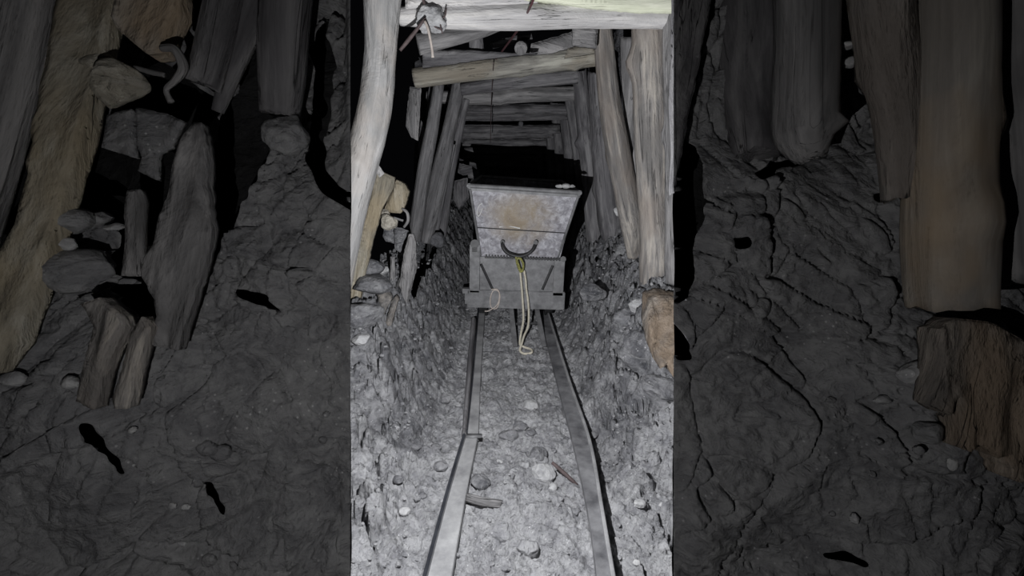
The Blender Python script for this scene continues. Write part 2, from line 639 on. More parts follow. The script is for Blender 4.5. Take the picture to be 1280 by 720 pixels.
def near_face(name, x0, x1, holes, relief):
    nu, nv = 190, 300
    edge = x1 if x0 < 0 else x0

    def pix(u, v):
        return x0 + (x1 - x0) * u, -130 + 990 * v

    def fn(u, v):
        px, py = pix(u, v)
        p = Q(px, py, DN)
        q = Vector((p.x, p.y * .3, p.z))
        h = relief(px, py, q)
        h *= smooth(0, 26, abs(px - edge))
        return p + AX * h

    def hole(u, v):
        px, py = pix(u, v)
        jx = 5 * noise.noise(Vector((px * .05, py * .05, 3))) + 2.5 * noise.noise(Vector((px * .2, py * .2, 8)))
        return any(inpoly(px + jx, py + jx * .7, h) for h in holes)
    o = rock_sheet(name, fn, nu, nv, 'side_rock', hole)
    soften_holes(o.data, lambda c: abs(c.x / depth(c) - (edge - 640) / F) > .004 and abs(c.x) < 1.2)
    # give the face real thickness and a jamb running back into the hill
    me = o.data
    bm = bmesh.new()
    bm.from_mesh(me)
    bd = [e for e in bm.edges if e.is_boundary]
    r = bmesh.ops.extrude_edge_only(bm, edges=bd)
    for v in [g for g in r['geom'] if isinstance(g, bmesh.types.BMVert)]:
        outer = abs(v.co.x / depth(v.co) - (edge - 640) / F) < .004
        v.co = CAM + (v.co - CAM) * (1.34 if outer else 1.1) + Vector(((.02 if outer else 0) * (1 if v.co.x > 0 else -1), 0, 0))
    bm.to_mesh(me)
    bm.free()

    # added near-black sheet: gives the hollows their shade and blocks the lamp behind
    def shade_back(u, v):
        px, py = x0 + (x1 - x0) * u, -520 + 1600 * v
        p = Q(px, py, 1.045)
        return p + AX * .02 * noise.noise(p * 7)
    oc = rock_sheet(name.replace('near', 'shade_back'), shade_back, 70, 110, 'void_black')
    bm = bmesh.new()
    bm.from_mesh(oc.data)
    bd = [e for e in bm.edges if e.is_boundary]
    rr = bmesh.ops.extrude_edge_only(bm, edges=bd)  # lip of the added sheet, brought forward to stop lamp light leaking in
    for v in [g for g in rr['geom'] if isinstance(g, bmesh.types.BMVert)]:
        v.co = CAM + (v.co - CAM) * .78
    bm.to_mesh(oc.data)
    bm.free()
    return o


def soften_holes(me, inner):
    """break the saw teeth along the rims of the hollows"""
    bm = bmesh.new()
    bm.from_mesh(me)
    vs = [v for v in bm.verts if v.is_boundary and inner(v.co)]
    for _ in range(4):
        new = {}
        for v in vs:
            nb = [e.other_vert(v).co for e in v.link_edges if e.is_boundary]
            if nb:
                new[v] = v.co * .4 + sum(nb, Vector()) / len(nb) * .6
        for v, c in new.items():
            v.co = c
    bmesh.ops.delete(bm, geom=[v for v in bm.verts if not v.link_faces], context='VERTS')
    bm.to_mesh(me)
    bm.free()


def relief_left(px, py, q):
    w = Vector((q.x + q.z * .55, 0, q.z * 1.3 - q.x * .9))
    h = -slabs(w, 8, .7, .07) * .022 - slabs(w + Vector((3, 0, 1)), 19, .6, .1) * .008
    h += noise.fractal(q * 5, 1, 2, 5) * .022
    h -= .07 * smooth(340, 470, py) * smooth(300, 60, px)         # bank swells towards the camera
    h += .05 * smooth(250, 60, py)
    return h


def relief_right(px, py, q):
    w = Vector((q.x - q.z * .6, 0, q.z * 1.4 + q.x * .8))
    h = -slabs(w, 7, .7, .06) * .022 - slabs(w + Vector((3, 0, 1)), 21, .6, .1) * .008
    h += noise.fractal(q * 5.3, 1, 2, 5) * .022
    h -= .07 * smooth(380, 520, py) * smooth(950, 1200, px)
    h += .05 * smooth(230, 150, py)
    return h


def near_pt(px, py, rel):
    p = Q(px, py, DN)
    return Q(px, py, DN + rel(px, py, Vector((p.x, p.y * .3, p.z))) * .97)


holes_l = [
    [(56, -80), (84, -80), (72, 60), (0, 440), (-70, 600), (-70, 420), (0, 200)],
    [(118, 100), (104, 128), (80, 205), (52, 265), (110, 262), (150, 292), (148, 345), (182, 352), (205, 330), (212, 190), (262, 120), (276, 104), (232, 100), (180, 60), (140, 40)],
    [(318, 42), (328, 62), (334, 190), (300, 262), (262, 332), (245, 372), (222, 430), (205, 425), (225, 340), (240, 250), (250, 180), (262, 110), (292, 60)],
    [(216, -80), (262, -80), (262, 0), (246, 30), (224, 26)],
    [(138, 356), (190, 352), (200, 420), (186, 436), (178, 392), (152, 372)],
    [(142, 510), (152, 520), (180, 583), (176, 584), (150, 545), (146, 530)],
    [(255, 590), (264, 600), (285, 645), (278, 642), (262, 615)],
    [(374, 60), (384, 20), (398, 0), (402, 60), (398, 200), (420, 230), (438, 240), (438, 262), (400, 240), (376, 200)],
    [(290, 362), (330, 366), (362, 396), (340, 384), (312, 376)],
]
holes_r = [
    [(892, -80), (912, -80), (905, 0), (870, 160), (886, 172), (881, 250), (868, 330), (864, 372), (842, 380), (842, 240), (848, 190), (860, 100)],  # opening cut for the cart's shadow: shade put into the shape
    [(1176, 408), (1200, 380), (1222, 368), (1240, 376), (1226, 396), (1205, 396)],
    [(943, 214), (975, 196), (1018, 190), (1022, 200), (985, 206), (952, 226)],
    [(842, 402), (856, 420), (868, 452), (842, 450)],
    [(1250, 398), (1284, 432), (1284, 440), (1244, 404)],
    [(915, 300), (928, 296), (932, 308), (918, 312)],
    [(1022, 690), (1048, 682), (1072, 692), (1070, 698), (1046, 694), (1026, 696)],
    [(1098, 240), (1118, 240), (1112, 254), (1098, 250)],
]
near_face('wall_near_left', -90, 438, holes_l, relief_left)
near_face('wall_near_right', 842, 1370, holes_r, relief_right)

floor_mesh()

# ------------------------------------------------------------------ left panel: things against the near rock face
n = True
log_px('timber_post', [(50, -60, .72, 66), (24, 60, .72, 62), (-8, 190, .71, 60), (-50, 330, .7, 60)], 'wood',
       'dim grey log slanting out at the upper left corner of the photo', 'post', near=n)
slab_px('wooden_board', [(76, -50), (150, -50), (141, 0), (118, 95), (92, 190), (72, 262), (52, 330), (40, 362), (14, 432), (-14, 470), (-14, 330), (14, 280), (34, 190), (62, 60)], .70, .035,
        'wood_yellow', 'dim ochre-brown board slanting down beside the corner log at far left', 'board', near=n, grain=(-.25, 1), seed=3, tilt=(.02, -.01))
slab_px('wood_chunk', [(150, -30), (222, -30), (221, 12), (205, 45), (200, 63), (182, 66), (165, 52), (150, 40), (138, 22)], .74, .04,
        'wood_brown', 'dim brown broken timber chunk at the top between board and hooked root', 'wood', near=n, grain=(-.3, 1), seed=4)
rock('rock', Q(147, 106, .73), (.040, .04, .038), 11, 'stone_warm', 'dim pale lumpy rock wedged against the ochre board in the left dark area')
rock('rock', Q(128, 84, .75), (.028, .03, .025), 14, 'stone_warm', 'dim small rock right under the brown broken timber chunk')
log_px('root', [(203, 60, .73, 9), (219, 62, .72, 11), (229, 84, .72, 12), (220, 100, .72, 9), (208, 112, .73, 7), (214, 128, .73, 8)], 'wood', 'dim hooked root curling beside the pale lumpy rock', 'root', near=n, seg=14, step=.004)
log_px('stick', [(168, 84, .73, 6), (188, 90, .73, 7), (206, 94, .73, 6)], 'wood', 'dim short stick bridging the pale lumpy rock and hooked root', 'stick', near=n, seg=10, step=.006)
slab_px('slate_shard', [(130, 142), (164, 136), (166, 196), (146, 190), (126, 184)], .76, .02, 'side_rock', 'dim square grey rock shard hanging below the pale lumpy rock', 'rock', near=n, seed=7)
slab_px('slate_shard', [(170, 134), (205, 140), (226, 150), (208, 182), (194, 190), (192, 224), (168, 212), (176, 196), (168, 178)], .77, .02, 'side_rock', 'dim jagged grey shard behind the tip of the near splintered plank', 'rock', near=n, seed=8)
slab_px('splintered_plank', [(236, 150), (246, 150), (255, 180), (256, 255), (263, 285), (252, 330), (238, 385), (222, 438), (206, 436), (188, 432), (198, 395), (196, 370), (176, 344), (178, 322), (192, 300), (196, 275), (206, 240), (214, 200), (222, 172)], .71, .025,
        'wood', 'dim tall grey splintered plank with tapered ends in the left dark area', 'plank', near=n, seed=9, grain=(-.15, 1), rough=.006)
slab_px('wood_splinter', [(158, 238), (172, 236), (176, 250), (174, 345), (150, 345), (154, 300), (155, 262)], .735, .018, 'wood', 'dim narrow upright splinter left of the near splintered plank', 'wood', near=n, seed=10)
rock('rock', Q(84, 276, .73), (.036, .035, .021), 21, 'side_rock', 'dim grey angular rock perched beside the foot of the ochre board')
rock('rock', Q(126, 272, .76), (.016, .02, .013), 22, 'side_rock', 'dim small rock right of the perched angular rock')
rock('rock', Q(84, 306, .72), (.014, .014, .011), 23, 'stone', 'dim tiny pale stone below the perched angular rock', sub=3)
rock('rock', Q(92, 338, .735), (.066, .05, .034), 24, 'side_rock', 'dim wide grey slab of rock below the tiny pale stone')
rock('rock', Q(142, 284, .74), (.014, .014, .007), 25, 'stone', 'dim flat pale stone left of the narrow upright splinter', sub=3)
rock('rock', Q(358, 168, .765), (.036, .035, .036), 26, 'side_rock', 'dim rounded boulder right of the black gap in the left dark area')
# diagonal boards at the top
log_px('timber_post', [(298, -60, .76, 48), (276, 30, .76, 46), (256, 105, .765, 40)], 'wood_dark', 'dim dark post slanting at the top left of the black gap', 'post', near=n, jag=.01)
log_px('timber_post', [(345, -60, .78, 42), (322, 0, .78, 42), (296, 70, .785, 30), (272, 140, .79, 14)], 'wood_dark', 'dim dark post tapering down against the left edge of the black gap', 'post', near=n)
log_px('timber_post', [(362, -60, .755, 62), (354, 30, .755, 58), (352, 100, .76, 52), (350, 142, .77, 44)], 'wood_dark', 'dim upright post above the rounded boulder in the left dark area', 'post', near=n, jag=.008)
slab_px('wood_chunk', [(100, 380), (120, 372), (152, 396), (156, 410), (140, 440), (128, 470), (118, 512), (92, 502), (98, 470), (104, 440), (112, 410)], .685, .03,
        'wood_cream', 'dim layered pale wood stub embedded in the near left bank', 'wood', near=n, seed=12, grain=(-.3, 1))
slab_px('wood_chunk', [(160, 415), (176, 396), (186, 410), (176, 440), (166, 470), (156, 512), (140, 512), (136, 500), (148, 460)], .69, .03,
        'wood_cream', 'dim narrow pale wood stub beside the layered one in the left bank', 'wood', near=n, seed=13, grain=(-.3, 1))
for k, (px, py, s) in enumerate([(16, 474, .014), (32, 492, .009), (88, 478, .011), (166, 538, .006), (216, 632, .006), (232, 634, .006), (228, 680, .008), (262, 700, .011), (292, 706, .007), (408, 518, .006), (404, 550, .007), (260, 560, .016), (276, 566, .014)]):
    rock('pebble', near_pt(px, py, relief_left), (s * 1.3, s, s), 40 + k, 'stone' if k < 7 else 'side_rock', 'dim pale pebble stuck on the near left bank', 'stone', 'pebbles on the near left bank', sub=2)

# ------------------------------------------------------------------ right panel
slab_px('wooden_board', [(845, -60), (900, -60), (889, 0), (872, 90), (856, 175), (845, 240)], .80, .03, 'wood_dark', 'dim narrow slat standing in for the cart side at the left top of the right dark area', 'board', near=n, seed=14, grain=(-.2, 1))  # timber slat put in where a sliver of the cart's side belongs
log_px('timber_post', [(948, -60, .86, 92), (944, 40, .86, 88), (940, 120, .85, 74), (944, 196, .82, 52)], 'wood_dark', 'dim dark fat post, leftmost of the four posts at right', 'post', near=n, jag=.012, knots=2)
log_px('timber_post', [(1008, -60, .755, 78), (1008, 50, .755, 76), (1006, 130, .757, 78), (1006, 170, .76, 70), (1012, 198, .765, 34)], 'wood', 'dim flaking post with a pointed foot above the right bank crack', 'post', near=n, jag=.012, knots=2)
log_px('timber_post', [(1096, -60, .72, 72), (1104, 30, .72, 70), (1118, 110, .72, 62), (1124, 180, .72, 52), (1124, 244, .725, 40)], 'wood_cream', 'dim leaning pale log ending above the bank in the right dark area', 'post', near=n, jag=.018, knots=3)
log_px('timber_post', [(1188, -60, .70, 92), (1188, 80, .70, 92), (1186, 200, .70, 90), (1188, 300, .70, 92), (1190, 378, .71, 86)], 'wood_brown', 'dim thick brown upright post reaching lowest in the right dark area', 'post', near=n, jag=.012, knots=3)
log_px('timber_post', [(1264, -60, .725, 74), (1262, 80, .725, 72), (1266, 220, .725, 70), (1270, 352, .73, 66)], 'wood', 'dim grey post at the right edge of the photo', 'post', near=n, jag=.012, knots=4)
slab_px('timber_stump', [(1182, 412), (1202, 398), (1236, 402), (1262, 412), (1290, 440), (1300, 600), (1276, 604), (1262, 570), (1246, 572), (1232, 558), (1216, 566), (1200, 500), (1190, 520), (1176, 510), (1180, 470)], .69, .05, 'wood_rot',
        'dim brown timber stump half buried in the near right bank', 'stump', near=n, seed=15, rough=.007)
rock('rock', Q(1057, 57, .76), (.017, .015, .007), 61, 'stone', 'dim flat white stone wedged left of the leaning pale log', sub=3)
rock('rock', Q(1062, 78, .76), (.014, .012, .009), 62, 'stone', 'dim small white stone under the flat wedged one', sub=3)
for k, (px, py, s, f) in enumerate([(1144, 466, .02, 1.4), (1182, 575, .018, .7), (1068, 648, .010, .8), (950, 385, .018, 1.), (1103, 500, .008, 2), (1160, 540, .02, 1.), (1098, 552, .006, 1), (1090, 593, .006, 1), (1038, 500, .006, 1.6), (1148, 562, .008, 1.), (994, 706, .007, 1), (1040, 642, .005, 1), (1220, 640, .022, .8), (1012, 455, .012, .6), (1116, 415, .010, 1.4)]):
    rock('pebble', near_pt(px, py, relief_right), (s * f, s, s), 70 + k, 'stone' if k in (0, 1, 2, 4) else 'side_rock', 'dim stone stuck on the near right bank', 'stone', 'stones on the near right bank', sub=3)

# ------------------------------------------------------------------ middle: timbers
# first set
log_px('timber_post', [(482, -40, 2.4, 52), (478, 0, 2.4, 47), (477, 60, 2.4, 39), (472, 110, 2.4, 40), (462, 160, 2.4, 43), (449, 215, 2.4, 44), (430, 290, 2.4, 46), (406, 400, 2.4, 48), (392, 470, 2.42, 50)], 'wood_bark',
       'smooth pale curved log post at the left of the lit tunnel', 'post', seed=5, rough=.16, knots=2, step=.02)
log_px('timber_beam', [(500, 20, 2.52, 22), (560, 21, 2.52, 27), (640, 20, 2.52, 31), (720, 19, 2.52, 31), (800, 18, 2.52, 32), (860, 19, 2.52, 32)], 'wood_pale',
       'thick pale roof beam across the top of the lit tunnel', 'beam', knots=3, seed=6)
slab_px('roof_board', [(506, -24), (700, -26), (700, 1), (640, 4), (506, 9)], 2.46, .10, 'wood_pale', 'white roof board lying on the left of the front beam', 'board', grain=(1, 0), seed=16)
slab_px('roof_board', [(655, -30), (870, -30), (870, 16), (790, 14), (735, 8), (700, 2), (655, -2)], 2.43, .06, 'wood_green', 'yellowish green pale roof board at the top right corner of the lit tunnel', 'board', grain=(1, 0), seed=17)
log_px('timber_post', [(812, 22, 2.66, 46), (813, 120, 2.66, 44), (817, 220, 2.66, 42), (820, 300, 2.66, 42), (822, 368, 2.68, 40)], 'wood_cream',
       'thick brownish upright post with a cream streak under the front beam at right', 'post', jag=.03, knots=3, seed=7)
log_px('timber_post', [(848, 10, 2.5, 38), (848, 120, 2.5, 36), (850, 240, 2.5, 36), (850, 352, 2.52, 34)], 'wood',
       'grey post at the right border of the lit tunnel, right of the cream-streaked one', 'post', jag=.02, knots=4, seed=8)
dst = gd(832, 430) - .05
slab_px('timber_stump', [(812, 376), (826, 370), (852, 374), (856, 470), (842, 472), (834, 455), (826, 462), (818, 440), (812, 410)], dst, .16, 'wood_rot',
        'orange-brown weathered stump in the rocks below the right posts', 'stump', seed=18, tilt=(-.1, (gd(832, 465) - gd(832, 385)) / 80 * 100), rough=.01)
log_px('timber_post', [(752, 28, 3.3, 25), (759, 100, 3.3, 27), (769, 170, 3.3, 30), (781, 240, 3.3, 29), (789, 290, 3.3, 23), (792, 320, 3.32, 16)], 'wood_cream',
       'leaning pale flaking log inside the cream-streaked post at right', 'post', jag=.03, knots=4, seed=9)
slab_px('wall_board', [(776, 46), (798, 46), (800, 200), (794, 250), (786, 215), (782, 160), (778, 100)], 3.36, .04, 'wood', 'grey lagging board seen between the leaning log and the cream-streaked post', 'board', seed=19)
slab_px('wall_board', [(796, 150), (808, 150), (812, 300), (796, 300), (790, 220)], 3.3, .04, 'wood', 'narrow low lagging board between leaning log and cream-streaked post', 'board', seed=20)
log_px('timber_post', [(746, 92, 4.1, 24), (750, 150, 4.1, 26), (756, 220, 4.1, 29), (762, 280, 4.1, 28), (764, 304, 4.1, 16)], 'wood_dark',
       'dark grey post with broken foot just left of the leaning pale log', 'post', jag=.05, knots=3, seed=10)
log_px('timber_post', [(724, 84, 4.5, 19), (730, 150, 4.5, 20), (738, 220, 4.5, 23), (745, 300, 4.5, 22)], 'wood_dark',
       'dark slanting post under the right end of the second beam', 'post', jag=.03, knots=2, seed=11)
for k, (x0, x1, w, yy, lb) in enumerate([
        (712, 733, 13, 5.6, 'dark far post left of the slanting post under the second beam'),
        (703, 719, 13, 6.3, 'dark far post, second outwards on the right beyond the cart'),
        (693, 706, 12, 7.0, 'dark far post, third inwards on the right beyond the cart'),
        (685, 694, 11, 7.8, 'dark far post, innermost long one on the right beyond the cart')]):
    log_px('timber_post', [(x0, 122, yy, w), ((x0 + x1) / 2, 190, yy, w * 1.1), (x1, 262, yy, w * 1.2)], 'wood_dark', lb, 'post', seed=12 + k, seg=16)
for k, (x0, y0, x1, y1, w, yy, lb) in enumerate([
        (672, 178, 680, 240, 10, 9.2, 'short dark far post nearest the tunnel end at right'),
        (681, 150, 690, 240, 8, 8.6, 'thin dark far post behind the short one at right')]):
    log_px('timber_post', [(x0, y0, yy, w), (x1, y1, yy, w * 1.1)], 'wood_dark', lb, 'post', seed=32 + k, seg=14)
# left inner posts
log_px('timber_post', [(549, 104, 4.0, 13), (540, 160, 4.0, 16), (530, 215, 4.0, 17), (518, 300, 4.0, 18)], 'wood_mid',
       'grey leaning post, outermost of the left inner posts', 'post', seed=21, knots=2)
log_px('timber_post', [(574, 104, 4.15, 17), (562, 160, 4.15, 18), (548, 225, 4.15, 20), (531, 302, 4.15, 20)], 'wood_mid',
       'thick grey leaning post under the left end of the second beam', 'post', seed=22, knots=3)
log_px('timber_post', [(583, 124, 4.7, 9), (572, 170, 4.7, 12), (560, 225, 4.7, 14), (550, 295, 4.7, 16)], 'wood_dark',
       'dark thin leaning post, innermost of the left inner posts', 'post', seed=23)
log_px('timber_post', [(566, 180, 4.4, 8), (556, 225, 4.4, 10), (543, 290, 4.4, 11)], 'wood_dark',
       'thin grey stick post squeezed between the left inner posts', 'post', seed=24)
slab_px('wall_board', [(512, 108), (526, 110), (524, 150), (522, 176), (514, 172), (507, 158), (509, 132)], 3.9, .035, 'wood', 'short grey board hanging outside the left inner posts', 'board', seed=25)
slab_px('wall_board', [(526, 150), (534, 168), (530, 200), (534, 220), (526, 212), (522, 190)], 4.6, .035, 'wood_dark', 'small dark board scrap behind the outermost left inner post', 'board', seed=26)
slab_px('wall_board', [(536, 108), (546, 108), (540, 150), (532, 152)], 4.4, .035, 'wood_dark', 'small dark board scrap under the second beam at left', 'board', seed=27)
# broken things at the left
slab_px('wooden_board', [(470, 212), (492, 222), (490, 236), (476, 262), (464, 306), (455, 346), (448, 380), (438, 404), (426, 410), (438, 340), (450, 290), (460, 250)], 2.75, .06,
        'wood_yellow', 'ochre-stained squared prop leaning beside the curved pale log', 'prop', seed=28, grain=(-.25, 1))
slab_px('wood_splinter', [(470, 202), (474, 208), (480, 217), (474, 222), (469, 214)], 2.7, .02, 'wood_pale', 'small white splinter on top of the ochre-stained prop', 'wood', seed=29)
slab_px('wood_chunk', [(495, 225), (504, 230), (510, 240), (506, 256), (500, 267), (488, 266), (480, 262), (486, 246)], 2.95, .08, 'wood_yellow', 'yellowish broken timber chunk right of the ochre-stained prop', 'wood', seed=30)
rock('rock', P(486, 277, 2.9), (.055, .05, .055), 90, 'stone_warm', 'pale cream rock below the yellowish timber chunk')
rock('rock', P(480, 268, 2.95), (.035, .04, .035), 91, 'stone_warm', 'small cream rock touching the yellowish timber chunk')
log_px('root', [(503, 261, 2.95, 3.2), (509, 266, 2.93, 4), (510, 276, 2.93, 4), (505, 284, 2.95, 3)], 'wood', 'small hooked root at the right of the pale cream rock', 'root', seg=10, step=.008)
log_px('stick', [(492, 272, 2.9, 3), (504, 276, 2.9, 3)], 'wood', 'tiny stick between the pale cream rock and the hooked root', 'stick', seg=8, step=.01)
slab_px('slate_shard', [(480, 286), (491, 284), (492, 305), (482, 302), (478, 296)], 3.05, .04, 'rock', 'square grey rock shard below the pale cream rock', 'rock', seed=31)
slab_px('slate_shard', [(493, 284), (503, 286), (511, 290), (504, 302), (500, 316), (493, 312)], 3.1, .04, 'rock', 'jagged grey shard behind the splintered plank tip', 'rock', seed=32)
slab_px('splintered_plank', [(511, 293), (516, 293), (519, 305), (519, 325), (521, 334), (516, 352), (508, 385), (498, 384), (500, 373), (500, 364), (494, 357), (500, 346), (504, 320), (508, 302)], 2.95, .05,
        'wood', 'grey splintered plank standing upright on the left bank', 'plank', seed=33, grain=(-.15, 1), rough=.01)
slab_px('wood_splinter', [(488, 321), (493, 321), (493, 356), (486, 356), (488, 336)], 3.0, .03, 'wood', 'narrow splinter standing left of the upright splintered plank', 'wood', seed=34)
for k, (px, py, yy, sx, sz, m, lb) in enumerate([
        (462, 334, 2.85, .09, .05, 'rock', 'angular grey rock right of the ochre-stained prop foot'),
        (477, 338, 2.9, .045, .035, 'stone', 'small pale rock beside the angular grey one'),
        (466, 356, 2.75, .12, .06, 'rock', 'broad grey rock slab on the left bank under the angular rock'),
        (452, 392, 2.45, .12, .08, 'rock', 'grey rock on the left bank under the ochre-stained prop foot'),
        (548, 302, 4.1, .07, .08, 'rock_dark', 'rounded dark boulder at the feet of the left inner posts'),
        (452, 424, 2.3, .05, .03, 'stone', 'small pale rock near the left border of the lit bank'),
        (741, 366, 3.1, .09, .07, 'rock', 'pointed grey rock on the right bank beside the cart'),
        (784, 396, 2.6, .09, .06, 'rock', 'grey rock halfway up the right bank'),
        (803, 440, 2.35, .13, .12, 'rock', 'large grey boulder in the right bank left of the stump'),
        (828, 488, 2.1, .12, .08, 'rock', 'grey boulder below the stump at the right border'),
        (806, 384, 2.55, .09, .06, 'stone', 'pale rock at the foot of the cream-streaked post'),
        (772, 264, 3.32, .03, .035, 'stone', 'small white stone wedged beside the leaning pale log')]):
    rock('rock', P(px, py, yy), (sx, sx * .9, sz), 100 + k, m, lb)

ds = gd(484, 395) - .06
slab_px('wood_chunk', [(470, 366), (477, 364), (487, 371), (488, 376), (483, 385), (479, 395), (476, 408), (467, 405), (469, 395), (471, 385), (473, 376)], ds, .08, 'wood_cream', 'layered pale wood stub embedded in the left bank below the splintered plank', 'wood', seed=35, tilt=(0, -.5))
slab_px('wood_chunk', [(489, 377), (494, 371), (497, 376), (494, 385), (491, 395), (488, 408), (483, 408), (481, 404), (485, 392)], ds - .02, .07, 'wood_cream', 'narrow pale wood stub right of the layered one on the lit left bank', 'wood', seed=36, tilt=(0, -.5))
# roof between the sets
log_px('timber_beam', [(518, 98, 3.55, 24), (580, 90, 3.55, 25), (640, 82, 3.55, 27), (700, 76, 3.55, 25), (744, 70, 3.55, 24)], 'wood_beam',
       'olive-brown roof beam, second from the front, tilted above the cart', 'beam', knots=4, seed=41)
log_px('timber_beam', [(576, 112, 3.9, 14), (640, 103, 3.9, 17), (722, 96, 3.9, 17)], 'wood_dark',
       'dim beam hidden just under the olive-brown second beam', 'beam', knots=2, seed=42)
log_px('timber_beam', [(534, 122, 4.75, 15), (600, 122, 4.75, 17), (660, 119, 4.75, 17), (718, 117, 4.75, 18)], 'wood',
       'grey roof beam, third from the front, level behind the cart', 'beam', knots=3, seed=43)
log_px('roof_log', [(522, 56, 3.0, 26), (560, 48, 3.05, 22), (600, 40, 3.1, 15), (624, 32, 3.1, 12)], 'wood', 'tapering grey log under the front beam at left', 'log', seed=44)
slab_px('roof_board', [(528, 64), (570, 62), (640, 66), (672, 66), (600, 74), (560, 80), (528, 84)], 3.3, .05, 'wood_dark', 'dark thin board resting on the second beam at left', 'board', seed=45, grain=(1, 0))
slab_px('roof_board', [(586, 42), (602, 36), (605, 64), (587, 64)], 3.35, .04, 'wood_dark', 'short dark cross board between the first and second beams', 'board', seed=46, grain=(0, 1))
slab_px('roof_board', [(612, 52), (664, 40), (666, 48), (616, 60)], 3.6, .04, 'wood_dark', 'narrow dark slat behind the round log end in the roof', 'board', seed=47, grain=(1, 0))
log_px('roof_log', [(651, 60, 3.15, 16), (652, 57, 3.6, 15), (653, 56, 4.3, 15)], 'wood', 'round log end poking forward over the second beam', 'log', seed=48, step=.05)
slab_px('roof_board', [(664, 54), (700, 44), (738, 30), (742, 48), (716, 58), (690, 66), (662, 68)], 3.4, .06, 'wood', 'wide grey roof board slanting up to the right behind the front beam', 'board', seed=49, grain=(1, .3))
slab_px('roof_board', [(716, 32), (748, 32), (746, 60), (716, 56)], 3.15, .05, 'wood', 'grey roof board against the top of the leaning pale log', 'board', seed=50, grain=(1, .1))
slab_px('roof_board', [(710, 60), (744, 54), (744, 66), (706, 72)], 3.4, .05, 'wood_beam', 'short board wedged on the right end of the second beam', 'board', seed=51, grain=(1, .1))
# far ceiling lagging: cross boards stepping down to the far end
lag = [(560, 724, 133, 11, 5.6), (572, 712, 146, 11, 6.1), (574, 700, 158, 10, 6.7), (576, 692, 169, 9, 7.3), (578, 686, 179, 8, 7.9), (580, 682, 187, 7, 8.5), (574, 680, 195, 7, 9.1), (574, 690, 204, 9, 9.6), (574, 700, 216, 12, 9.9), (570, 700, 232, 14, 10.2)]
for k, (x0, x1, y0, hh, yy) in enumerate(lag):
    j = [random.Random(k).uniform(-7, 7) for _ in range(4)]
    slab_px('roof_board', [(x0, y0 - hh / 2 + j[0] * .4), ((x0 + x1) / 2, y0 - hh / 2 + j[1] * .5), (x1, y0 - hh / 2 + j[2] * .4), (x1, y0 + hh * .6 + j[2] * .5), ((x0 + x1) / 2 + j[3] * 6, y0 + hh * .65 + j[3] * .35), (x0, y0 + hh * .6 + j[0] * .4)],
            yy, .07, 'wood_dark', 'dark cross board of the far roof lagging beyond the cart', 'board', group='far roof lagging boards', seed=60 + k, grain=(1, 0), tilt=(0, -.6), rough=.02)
rock('rock', P(651, 155, 6.2), (.035, .04, .035), 140, 'rock_dark', 'small dark rock sitting in the far roof lagging')
slab_px('wall_board', [(574, 204), (590, 208), (600, 214), (598, 226), (584, 222), (572, 216)], 5.6, .05, 'wood_dark', 'dark broken board low on the left behind the cart', 'board', seed=72, grain=(1, -.3))
slab_px('wall_board', [(568, 226), (584, 222), (586, 248), (574, 262), (566, 250)], 5.2, .05, 'wood_dark', 'dark stub of board by the tub\'s left upper corner', 'board', seed=73)

# hanging bits
log_px('stick', [(532, 22, 2.41, 3), (520, 38, 2.41, 4.5), (509, 52, 2.41, 5), (500, 63, 2.41, 4)], 'twig_dark', 'straight grey stick hanging down left under the front beam', 'stick', seg=10, step=.02)
log_px('root', [(531, 26, 2.40, 3), (535, 36, 2.40, 3.5), (538, 50, 2.40, 3), (540, 62, 2.41, 3), (541, 72, 2.41, 3.4)], 'twig', 'pale pinkish root dangling below the front beam', 'root', seg=10, step=.01)
log_px('root', [(526, -8, 2.44, 3), (532, 10, 2.44, 3.5), (533, 26, 2.44, 3), (545, 34, 2.44, 2), (553, 38, 2.44, 1.6)], 'twig_dark', 'dark branching root across the left end of the front beam', 'root', seg=10, step=.01)
log_px('twig', [(558, 10, 2.44, 2), (556, 20, 2.44, 2.4), (550, 26, 2.44, 2.4), (553, 42, 2.44, 1.6)], 'twig_dark', 'short maroon twig crossing the left part of the front beam', 'twig', seg=8, step=.01)
rock('rock', P(537, 24, 2.47), (.085, .06, .065), 141, 'stone', 'white clay lump caught in roots on the front beam', sub=4, amp=.16)
log_px('cable', [(674, -20, 2.3, 3.4), (664, 6, 2.35, 3.2), (648, 36, 2.8, 2.8), (632, 58, 3.2, 2.6), (620, 74, 3.5, 2.2)], 'cable', 'thin maroon cable slanting from the front beam to the second beam', 'cable', seg=8, step=.03, rough=.02)
log_px('cable', [(617, 78, 3.38, 1.4), (615, 110, 3.8, 1.2), (614, 135, 4.6, 1.1), (613, 178, 5.4, 1.0)], 'twig_dark', 'thin dark wire hanging down through the roof behind the second beam', 'wire', seg=6, step=.05, rough=.02)

